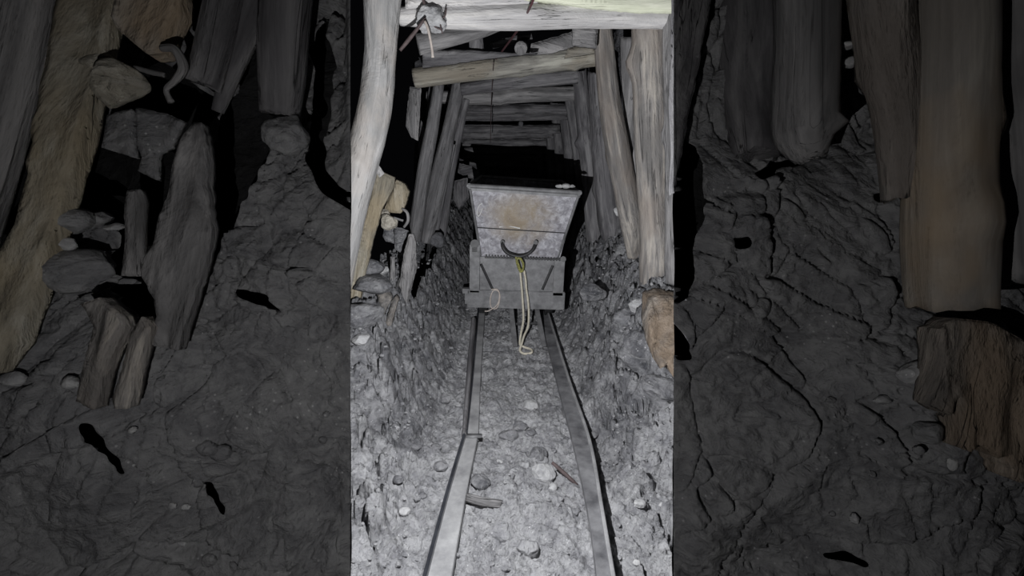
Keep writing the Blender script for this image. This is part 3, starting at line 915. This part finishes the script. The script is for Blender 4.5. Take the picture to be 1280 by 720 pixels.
# ------------------------------------------------------------------ rails
def rail(name, inner, outer, mats, label, lip=.028, z=.035, joint=None):
    """flat flange between the inner and outer edge lines, upright lip along the outer edge"""
    root = D.objects.new(name, None)
    COL.objects.link(root)
    a = [gp(x, y, z) for x, y in inner]
    b = [gp(x, y, z) for x, y in outer]
    root.location = (a[0] + b[0]) / 2 - Vector((0, 0, z))
    tag(root, label, 'rail')
    T = Matrix.Translation(-root.location)
    n = 60
    for part, mat in (('flange', mats[0]), ('lip', mats[1])):
        bm = bmesh.new()
        rings = []
        for i in range(n + 1):
            t = i / n
            p, q = catmull(a, t), catmull(b, t)
            w = (q - p)
            w.z = 0
            w.normalize()
            wob = Vector((0, 0, .004 * noise.noise(Vector((p.y * 3, p.x, 0)))))
            ft = .010
            if part == 'flange':
                q2 = q - w * .004
                prof = [p + wob, p + w * .003 + wob + Vector((0, 0, .003)), q2 + wob + Vector((0, 0, .003)), q2 + wob - Vector((0, 0, ft)), p + wob - Vector((0, 0, ft + .02))]
            else:
                u = Vector((0, 0, lip))
                prof = [q - w * .006 + wob - Vector((0, 0, .05)), q - w * .007 + u * .9 + wob, q - w * .004 + u + wob, q + w * .004 + u + wob, q + w * .007 + u * .9 + wob, q + w * .006 + wob - Vector((0, 0, .05))]
            rings.append([bm.verts.new(T @ v) for v in prof])
        m = len(rings[0])
        for i in range(n):
            for k in range(m):
                bm.faces.new((rings[i][k], rings[i][(k + 1) % m], rings[i + 1][(k + 1) % m], rings[i + 1][k]))
        bm.faces.new(rings[0])
        bm.faces.new(rings[-1][::-1])
        bmesh.ops.recalc_face_normals(bm, faces=bm.faces)
        finish(part, bm, mat, root, smooth=False)
    if joint:
        bm = bmesh.new()
        c = gp(*joint, z + .004)
        box_bm(bm, T @ c, (.10, .03, .012), bev=.003)
        finish('joint_plate', bm, 'steel', root)
    return root


rail('rail', [(562, 736), (580, 632), (597, 546)], [(529, 736), (556, 632), (581, 546)], ('rail', 'rail_edge'), 'near length of left steel rail, running to the bottom edge of the photo', joint=(590, 545))
rail('rail', [(598, 544), (601, 470), (606, 390), (610, 330)], [(583, 544), (591, 470), (598, 390), (604, 330)], ('rail', 'rail_edge'), 'far length of left steel rail, from the joint to the cart')
rail('rail', [(748, 736), (735, 640), (716, 552), (697, 480), (676, 396), (660, 330)], [(768, 736), (752, 640), (736, 552), (712, 480), (686, 396), (666, 330)], ('rail_dark', 'rail'), 'long bent right steel rail on the dirt floor', z=.05, lip=.022)
slab_bm = None
# old wooden stringer left of the far left rail
log_px('timber_stringer', [(580, 545, 2.07, 10), (586, 470, 2.55, 11), (592, 400, 3.25, 10)], 'wood_dark', 'dark rough wooden strip lying along the outside of the far left rail', 'timber', flat=.6, seed=80)
# sleeper ends showing in the dirt
log_px('railway_sleeper', [(584, 622, 1.66, 12), (604, 627, 1.65, 12), (626, 630, 1.64, 11)], 'wood', 'small buried sleeper end showing inside the left rail near the bottom', 'sleeper', flat=.6, seed=81, jag=.01)
log_px('stick', [(690, 578, 1.85, 4), (706, 592, 1.82, 5), (722, 607, 1.79, 4)], 'twig_dark', 'short dark stick leaning against the inside of the right rail', 'stick', seg=8)

# ------------------------------------------------------------------ stones on the floor
def gz(px, py, lift=0.):
    z = .0
    for _ in range(12):
        p = gp(px, py, z)
        z = ground_z(p.x, p.y)
    return gp(px, py, z + lift)


st = [(662, 509, 22, 'stone', 'round pale stone between the rails halfway to the cart'),
      (678, 594, 32, 'stone', 'large pale stone between the rails, biggest in the track'),
      (690, 610, 14, 'stone', 'small stone touching the right side of the biggest pale stone'),
      (706, 552, 14, 'rock', 'grey stone against the inside of the bent right rail'),
      (662, 468, 12, 'rock', 'small round grey stone between the rails nearest the cart'),
      (650, 534, 20, 'rock', 'low grey stone left of the halfway round stone'),
      (636, 546, 24, 'rock', 'low broad grey stone right of the left rail joint'),
      (664, 542, 14, 'rock', 'low grey stone under the halfway round stone'),
      (600, 604, 26, 'rock', 'grey stone half buried inside the near left rail'),
      (624, 578, 9, 'stone', 'tiny white stone inside the near left rail'),
      (640, 596, 9, 'rock', 'tiny grey stone left of the biggest pale stone'),
      (628, 668, 34, 'dirt', 'broad buried stone in the track near the bottom edge'),
      (660, 688, 30, 'dirt', 'dusty buried stone at the bottom middle of the track'),
      (720, 640, 12, 'rock', 'small stone against the near right rail'),
      (700, 640, 10, 'rock', 'small dark stone in the shaded dirt by the near right rail'),
      (672, 570, 26, 'rock', 'flat stone behind the biggest pale stone'),
      (742, 545, 12, 'rock', 'dark stone outside the right rail bend'),
      (800, 630, 15, 'stone', 'pale stone on the gravel at lower right'),
      (812, 560, 18, 'rock', 'grey stone on the gravel below the right boulders'),
      (828, 632, 10, 'stone', 'small pale stone at the right border of the gravel'),
      (806, 520, 20, 'rock', 'broad stone at the foot of the right bank'),
      (796, 704, 9, 'stone', 'white pebble at the bottom right corner of the lit gravel'),
      (544, 560, 16, 'rock', 'upright stone outside the left rail joint'),
      (551, 584, 18, 'rock', 'rough stone outside the near left rail'),
      (556, 500, 16, 'rock', 'stone outside the far left rail'),
      (571, 508, 12, 'stone', 'pale stone touching the outside of the far left rail'),
      (528, 620, 12, 'rock', 'small rough stone on the lower left dirt'),
      (498, 600, 14, 'rock', 'grey stone on the lower left dirt beside the crack'),
      (470, 560, 16, 'rock', 'stone at the foot of the left bank'),
      (520, 560, 14, 'rock', 'stone between the left bank foot and the rail joint'),
      (506, 640, 14, 'stone', 'pale stone on the dirt at lower left'),
      (456, 660, 18, 'dirt', 'dusty stone at the lower left border of the lit ground'),
      (762, 600, 12, 'rock', 'stone outside the near right rail'),
      (770, 650, 11, 'rock', 'small stone outside the right rail near the bottom')]
for k, (px, py, w, m, lb) in enumerate(st):
    p = gz(px, py)
    s = w / 2 * depth(p) / F * 1.05
    rock('stone', p + Vector((0, 0, s * .15)), (s, s * .9, s * .62), 200 + k, m, lb, 'stone')

# gravel: nobody could count it
bm = bmesh.new()
rnd = random.Random(3)
cnt = 0
while cnt < 2600:
    y = 1.15 + 3.2 * rnd.random() ** 1.7
    x = rnd.uniform(-.95, .95)
    if -.34 < x < -.22 and y < 3.6 or .24 < x < .37 and y < 3.6:
        continue
    dens = noise.noise(Vector((x * 3, y * 2.2, 4))) * .5 + .5
    if abs(x) < .26:
        dens *= .65
    if rnd.random() > dens * 1.1:
        continue
    s = .003 + .011 * rnd.random() ** 3.2
    z = ground_z(x, y)
    r = bmesh.ops.create_icosphere(bm, subdivisions=1, radius=s)
    sx, sy, sz = rnd.uniform(.7, 1.4), rnd.uniform(.7, 1.4), rnd.uniform(.5, .9)
    for v in r['verts']:
        v.co = Vector((v.co.x * sx * rnd.uniform(.8, 1.15), v.co.y * sy * rnd.uniform(.8, 1.15), v.co.z * sz)) + Vector((x, y, z + s * .25))
    cnt += 1
g = finish('gravel', bm, 'dirt', smooth=False)
tag(g, 'loose grey gravel scattered over the dirt floor and banks', 'gravel', kind='stuff')

# ------------------------------------------------------------------ the cart
YF = 3.60
c0 = P(645, 387, YF)
CX = c0.x
root = D.objects.new('mine_cart', None)
COL.objects.link(root)
root.location = (CX, YF + .6, 0)
tag(root, 'rusty steel mine cart with flared tub standing on the rails', 'cart')
R_ch = Matrix.Rotation(math.radians(1.6), 3, 'Y')
R_tub = Matrix.Rotation(math.radians(3.6), 3, 'Y')


def L(px, py, y):
    return P(px, py, y) - root.location


def zz(py, y):
    return P(645, py, y).z


def part(name, bm, mat, parent=root, smooth=False):
    return finish(name, bm, mat, parent, smooth=smooth)


# tub: open box with flared sides
def tub():
    bm = bmesh.new()
    yf, yb = -.60, .55
    zt, zb = zz(236, YF - .10), zz(326, YF + .04) - .12
    wt, wb = .395, .285
    yt0, yb0 = yf - .10, yf + .08
    yt1, yb1 = yb + .10, yb - .05
    xo = L(653, 236, YF).x
    xb = L(647.5, 322, YF).x
    N_ = 14

    def ringat(t, inset=0.0):
        z = zb + (zt - zb) * t
        w = wb + (wt - wb) * t - inset
        x = xb + (xo - xb) * t
        y0 = yb0 + (yt0 - yb0) * t + inset
        y1 = yb1 + (yt1 - yb1) * t - inset
        pts = []
        for cx, cy in ((-1, 0), (1, 0), (1, 1), (-1, 1)):
            X, Y = x + cx * w, (y1 if cy else y0)
            pts.append(Vector((X, Y, z)))
        res = []
        for i in range(4):
            p, q = pts[i], pts[(i + 1) % 4]
            for k in range(N_):
                r = p.lerp(q, k / N_)
                dent = .008 * noise.noise(r * 5 + Vector((3, 3, 3)))
                nn = Vector((0, -1, 0)) if i == 0 else Vector((1, 0, 0)) if i == 1 else Vector((0, 1, 0)) if i == 2 else Vector((-1, 0, 0))
                res.append(r + nn * dent)
        return res
    ts = [0, .1, .2, .3, .4, .5, .6, .7, .8, .9, 1.]
    outer = [[bm.verts.new(v) for v in ringat(t)] for t in ts]
    inner = [[bm.verts.new(v) for v in ringat(t, .008)] for t in ts]
    m = 4 * N_
    for rs, fl in ((outer, False), (inner, True)):
        for i in range(len(ts) - 1):
            for k in range(m):
                f = (rs[i][k], rs[i][(k + 1) % m], rs[i + 1][(k + 1) % m], rs[i + 1][k])
                bm.faces.new(f[::-1] if fl else f)
    for k in range(m):
        bm.faces.new((outer[-1][k], outer[-1][(k + 1) % m], inner[-1][(k + 1) % m], inner[-1][k]))
    bm.faces.new(outer[0][::-1])
    bm.faces.new(inner[0])
    piv = Vector((xb, 0, zb))
    for v in bm.verts:
        v.co = piv + R_tub @ (v.co - piv)
        v.co.x -= .03 * (v.co.z - zb) / (zt - zb)
    tubo = part('tub', bm, 'tub', smooth=False)

    def tp(x, y, z):
        v = piv + R_tub @ (Vector((x, y, z)) - piv)
        v.x -= .03 * (v.z - zb) / (zt - zb)
        return v
    # rolled rim
    bm = bmesh.new()
    cs = [(xo - wt, yt0), (xo + wt, yt0), (xo + wt, yt1), (xo - wt, yt1)]
    for i in range(4):
        a, b = cs[i], cs[(i + 1) % 4]
        A, B = tp(a[0], a[1], zt), tp(b[0], b[1], zt)
        d = (B - A).normalized() * .012
        cyl_bm(bm, A - d, B + d, .017, 16)
        box_bm(bm, (A + B) / 2 - Vector((0, 0, .016)), ((B - A).length if i % 2 == 0 else .012, .012 if i % 2 == 0 else (B - A).length, .036), R_tub if i % 2 == 0 else None, .003)
    part('rim', bm, 'steel', tubo)
    # seam plate across the front
    bm = bmesh.new()
    ts_ = (zz(287, YF) - zb) / (zt - zb)
    w = wb + (wt - wb) * ts_ - .005
    yy = yb0 + (yt0 - yb0) * ts_
    A, B = tp(xb + (xo - xb) * ts_ - w, yy - .004, zb + (zt - zb) * ts_), tp(xb + (xo - xb) * ts_ + w, yy - .004, zb + (zt - zb) * ts_)
    cyl_bm(bm, A, B, .004, 8)
    part('weld_seam', bm, 'steel_dark', tubo)
    # corner straps along the slanting sides
    for s in (-1, 1):
        bm = bmesh.new()
        A = tp(xb + s * (wb - .006), yb0 - .004, zb + .05)
        B = tp(xo + s * (wt - .006), yt0 - .004, zt - .02)
        cyl_bm(bm, A, B, .010, 10)
        part('corner_edge', bm, 'steel', tubo)
    # rubble visible above the rim
    for k, (px, s) in enumerate([(700, .022), (708, .028), (716, .018)]):
        p = P(px, 233, YF - .08)
        rock('stone', p + Vector((0, .03, .0)), (s * 1.5, s, s * .7), 300 + k, 'stone', 'pale debris lump lying on the right of the tub rim', 'stone', 'debris lumps on the tub rim', sub=2)
    return tubo


tubo = tub()

cm = [L(603, 254, YF - .066), L(599, 257, YF - .063), L(596.5, 264, YF - .058), L(597.5, 270, YF - .053), L(600, 268, YF - .054), L(603, 260, YF - .061)]
part('chalk_mark', tube_bm(cm, [.004] * len(cm), seg=6, step=.006, rough=.3, ridge=0), 'chalk', tubo, True)
cm = [L(624, 284, YF - .022), L(632, 282.5, YF - .024), L(641, 283.5, YF - .024), L(650, 285.5, YF - .022)]
part('scuff_mark', tube_bm(cm, [.006] * len(cm), seg=6, step=.006, rough=.8, ridge=.4, flat=.5), 'chalk', tubo, True)

# U-shaped handle on the front of the tub
pts = [L(628, 302, YF - .06), L(628.5, 309, YF - .085), L(634, 316, YF - .10), L(642, 319.5, YF - .11), L(650, 320.5, YF - .11), L(659, 318, YF - .10), L(666, 312, YF - .085), L(669.5, 304, YF - .06)]
bm = tube_bm(pts, [.013] * len(pts), seg=12, step=.008, rough=.02, ridge=0)
part('handle', bm, 'steel_dark', tubo, True)
for px in (628, 669.5):
    bm = bmesh.new()
    cyl_bm(bm, L(px, 303, YF + .02), L(px, 303, YF - .075), .017, 12)
    part('handle_bracket', bm, 'steel_dark', tubo)

# chassis
yl = YF - root.location.y      # front plane in local y


def cbox(bm, x0, x1, y0, y1, d0, d1, bev=.004):
    """box from picture extents x0..x1, y0..y1 (at the cart front) and local distances d0..d1"""
    ym = YF + d0
    a, b = L(x0, (y0 + y1) / 2, ym), L(x1, (y0 + y1) / 2, ym)
    t, bo = L(x0, y0, ym), L(x0, y1, ym)
    c = Vector(((a.x + b.x) / 2, yl + (d0 + d1) / 2, (t.z + bo.z) / 2))
    box_bm(bm, c, (abs(b.x - a.x), abs(d1 - d0), abs(t.z - bo.z)), R_ch, bev)


bm = bmesh.new()
cbox(bm, 584, 706, 364, 386, 0, .10, .006)
bumper = part('bumper', bm, 'steel')
bm = bmesh.new()
cbox(bm, 611, 632, 366, 384, -.008, .0, .002)
part('patch_plate', bm, 'steel', bumper)
bm = bmesh.new()
cbox(bm, 672, 688, 369, 386, -.008, .0, .002)
part('patch_plate', bm, 'steel', bumper)
for x0, x1, y0, y1 in ((587, 599.5, 306, 366), (692, 705, 323, 370)):
    bm = bmesh.new()
    cbox(bm, x0, x1, y0, y1, .0, .05, .003)
    up = part('upright', bm, 'steel')
    bm = bmesh.new()
    if x0 < 600:
        cbox(bm, x0 + 3, x1 - 3, 309, 315, -.006, .002, .001)
        cyl_bm(bm, L(593.5, 305, YF), L(593.5, 305, YF + .045), .034, 16)
    else:
        cyl_bm(bm, L(704, 324, YF - .02), L(704, 324, YF + .05), .022, 16)
    part('bolt_head', bm, 'steel_dark', up)
bm = bmesh.new()
cbox(bm, 600, 692, 322, 366, .02, .035, .002)
part('front_panel', bm, 'steel')
for s, (xa, ya, xb_, yb_) in enumerate(((601, 330, 616, 362), (691, 332, 678, 362))):
    bm = bmesh.new()
    A, B = L(xa, ya, YF + .01), L(xb_, yb_, YF + .01)
    cyl_bm(bm, A, B, .010, 8)
    part('brace', bm, 'steel_dark')
bm = bmesh.new()
A, B = L(606, 321, YF - .005), L(701, 325, YF - .005)
dv = (B - A)
nt_ = 26
box_bm(bm, (A + B) / 2, (dv.length, .02, .010), R_ch, .001)
for k in range(nt_):
    c = A + dv * ((k + .5) / nt_) + Vector((0, -.012, .006))
    box_bm(bm, c, (.011, .016, .024), R_ch, .002)
part('toothed_strip', bm, 'steel_dark')
bm = bmesh.new()
cbox(bm, 578, 586, 361, 367, .0, .05, .002)
cbox(bm, 581, 586, 361, 380, .02, .05, .002)
part('side_hook', bm, 'steel', bumper)
bm = bmesh.new()
for x0, x1 in ((588, 602), (690, 704)):
    cbox(bm, x0, x1, 368, 382, .08, 1.15, .004)
cbox(bm, 588, 704, 368, 382, 1.12, 1.2, .004)
part('chassis_frame', bm, 'steel_dark')
for sy in (.34, .88):
    bm = bmesh.new()
    za = .185
    cyl_bm(bm, (-.33, yl + sy, za), (.33, yl + sy, za), .02, 14)
    ax = part('axle', bm, 'steel_dark')
    for sx in (-1, 1):
        bm = bmesh.new()
        cyl_bm(bm, (sx * .26, yl + sy, za), (sx * .31, yl + sy, za), .13, 32)
        cyl_bm(bm, (sx * .245, yl + sy, za), (sx * .26, yl + sy, za), .15, 32)
        cyl_bm(bm, (sx * .31, yl + sy, za), (sx * .325, yl + sy, za), .04, 20)
        part('wheel', bm, 'steel_dark', ax)
# drawbars
for (xa, xb_, w) in ((639, 644, .036), (671, 680, .036)):
    bm = bmesh.new()
    A, B = L(xa, 386, YF + .02), L(xb_, 433, 3.24)
    d = (B - A)
    rot = d.to_track_quat('Z', 'Y').to_matrix()
    box_bm(bm, (A + B) / 2, (w, .014, d.length), rot, .003)
    part('drawbar', bm, 'steel')
bm = bmesh.new()
A, B = L(645, 405, 3.47), L(674, 404, 3.47)
cyl_bm(bm, A, B, .010, 10)
part('drawbar_rod', bm, 'steel_dark')

# rope, strap and wire coil
def rope(name, pxs, r, mat, label, cat, seg=10):
    pts = [P(*q) for q in pxs]
    bm = tube_bm(pts, [r] * len(pts), seg=seg, step=.008, rough=.10, ridge=.05)
    o = finish(name, bm, mat, None, pts[-1])
    tag(o, label, cat)
    return o


rope('rope', [(655, 338, 3.56), (657, 350, 3.55), (658, 362, 3.55), (660, 376, 3.54), (661, 392, 3.50), (660, 408, 3.42), (655, 420, 3.34), (652, 430, 3.28), (650, 438, 3.24), (655, 442, 3.21), (664, 441, 3.20), (664, 437, 3.24), (656, 434, 3.28), (650, 430, 3.30), (651, 418, 3.36), (654, 402, 3.44), (654, 388, 3.51), (653, 372, 3.55), (652, 358, 3.55), (650, 338, 3.56)],
     .0085, 'rope', 'pale doubled rope hanging from the cart front to the ground in a loop', 'rope')
rope('strap', [(645, 321, 3.48), (647, 328, 3.49), (650, 336, 3.53), (653, 339, 3.54), (654, 330, 3.50), (650, 323, 3.47), (646, 325, 3.47), (648, 334, 3.52), (651, 340, 3.54)],
     .009, 'strap', 'yellow-green strap knotted under the tub handle', 'strap')
rope('wire_coil', [(614, 362, 3.585), (622, 362, 3.58), (625, 372, 3.58), (621, 385, 3.585), (614, 384, 3.58), (613, 373, 3.58), (617, 363, 3.585), (624, 366, 3.58), (622, 380, 3.575), (612, 388, 3.585), (606, 389, 3.59)],
     .0045, 'twig', 'small loop of thin pale cord wrapped on the left of the cart bumper', 'cord', 8)

# ------------------------------------------------------------------ light and camera
w = D.worlds.new('world')
S.world = w
w.use_nodes = True
w.node_tree.nodes['Background'].inputs[0].default_value = (.004, .004, .005, 1)
w.node_tree.nodes['Background'].inputs[1].default_value = .3


def lamp(name, loc, watts, col, falloff=None):
    l = D.lights.new(name, 'POINT')
    l.energy = watts
    l.color = col
    l.shadow_soft_size = 0
    if falloff:
        l.use_nodes = True
        nt = l.node_tree
        em = nt.nodes['Emission']
        f = nt.nodes.new('ShaderNodeLightFalloff')
        f.inputs['Strength'].default_value = 1
        nt.links.new(f.outputs[falloff], em.inputs['Strength'])
    o = D.objects.new(name, l)
    COL.objects.link(o)
    o.location = loc
    return o


lamp('hand_lamp', (-.14, 1.10, .99), 70, (.97, .98, 1.0), 'Linear')
lamp('side_fill', (-.13, .02, 1.22), 6.0, (1, .99, .98))  # added fill at the camera to brighten the side faces, no real source

cd = D.cameras.new('camera')
cd.sensor_width = 36
cd.lens = F / 1280 * 36
cd.clip_start = .02
co = D.objects.new('camera', cd)
COL.objects.link(co)
co.location = CAM
co.rotation_euler = (math.radians(90) - TH, 0, 0)
S.camera = co
S.view_settings.view_transform = 'Standard'
S.view_settings.look = 'None'
S.view_settings.exposure = 0
S.view_settings.gamma = 1
S.view_settings.use_curve_mapping = False
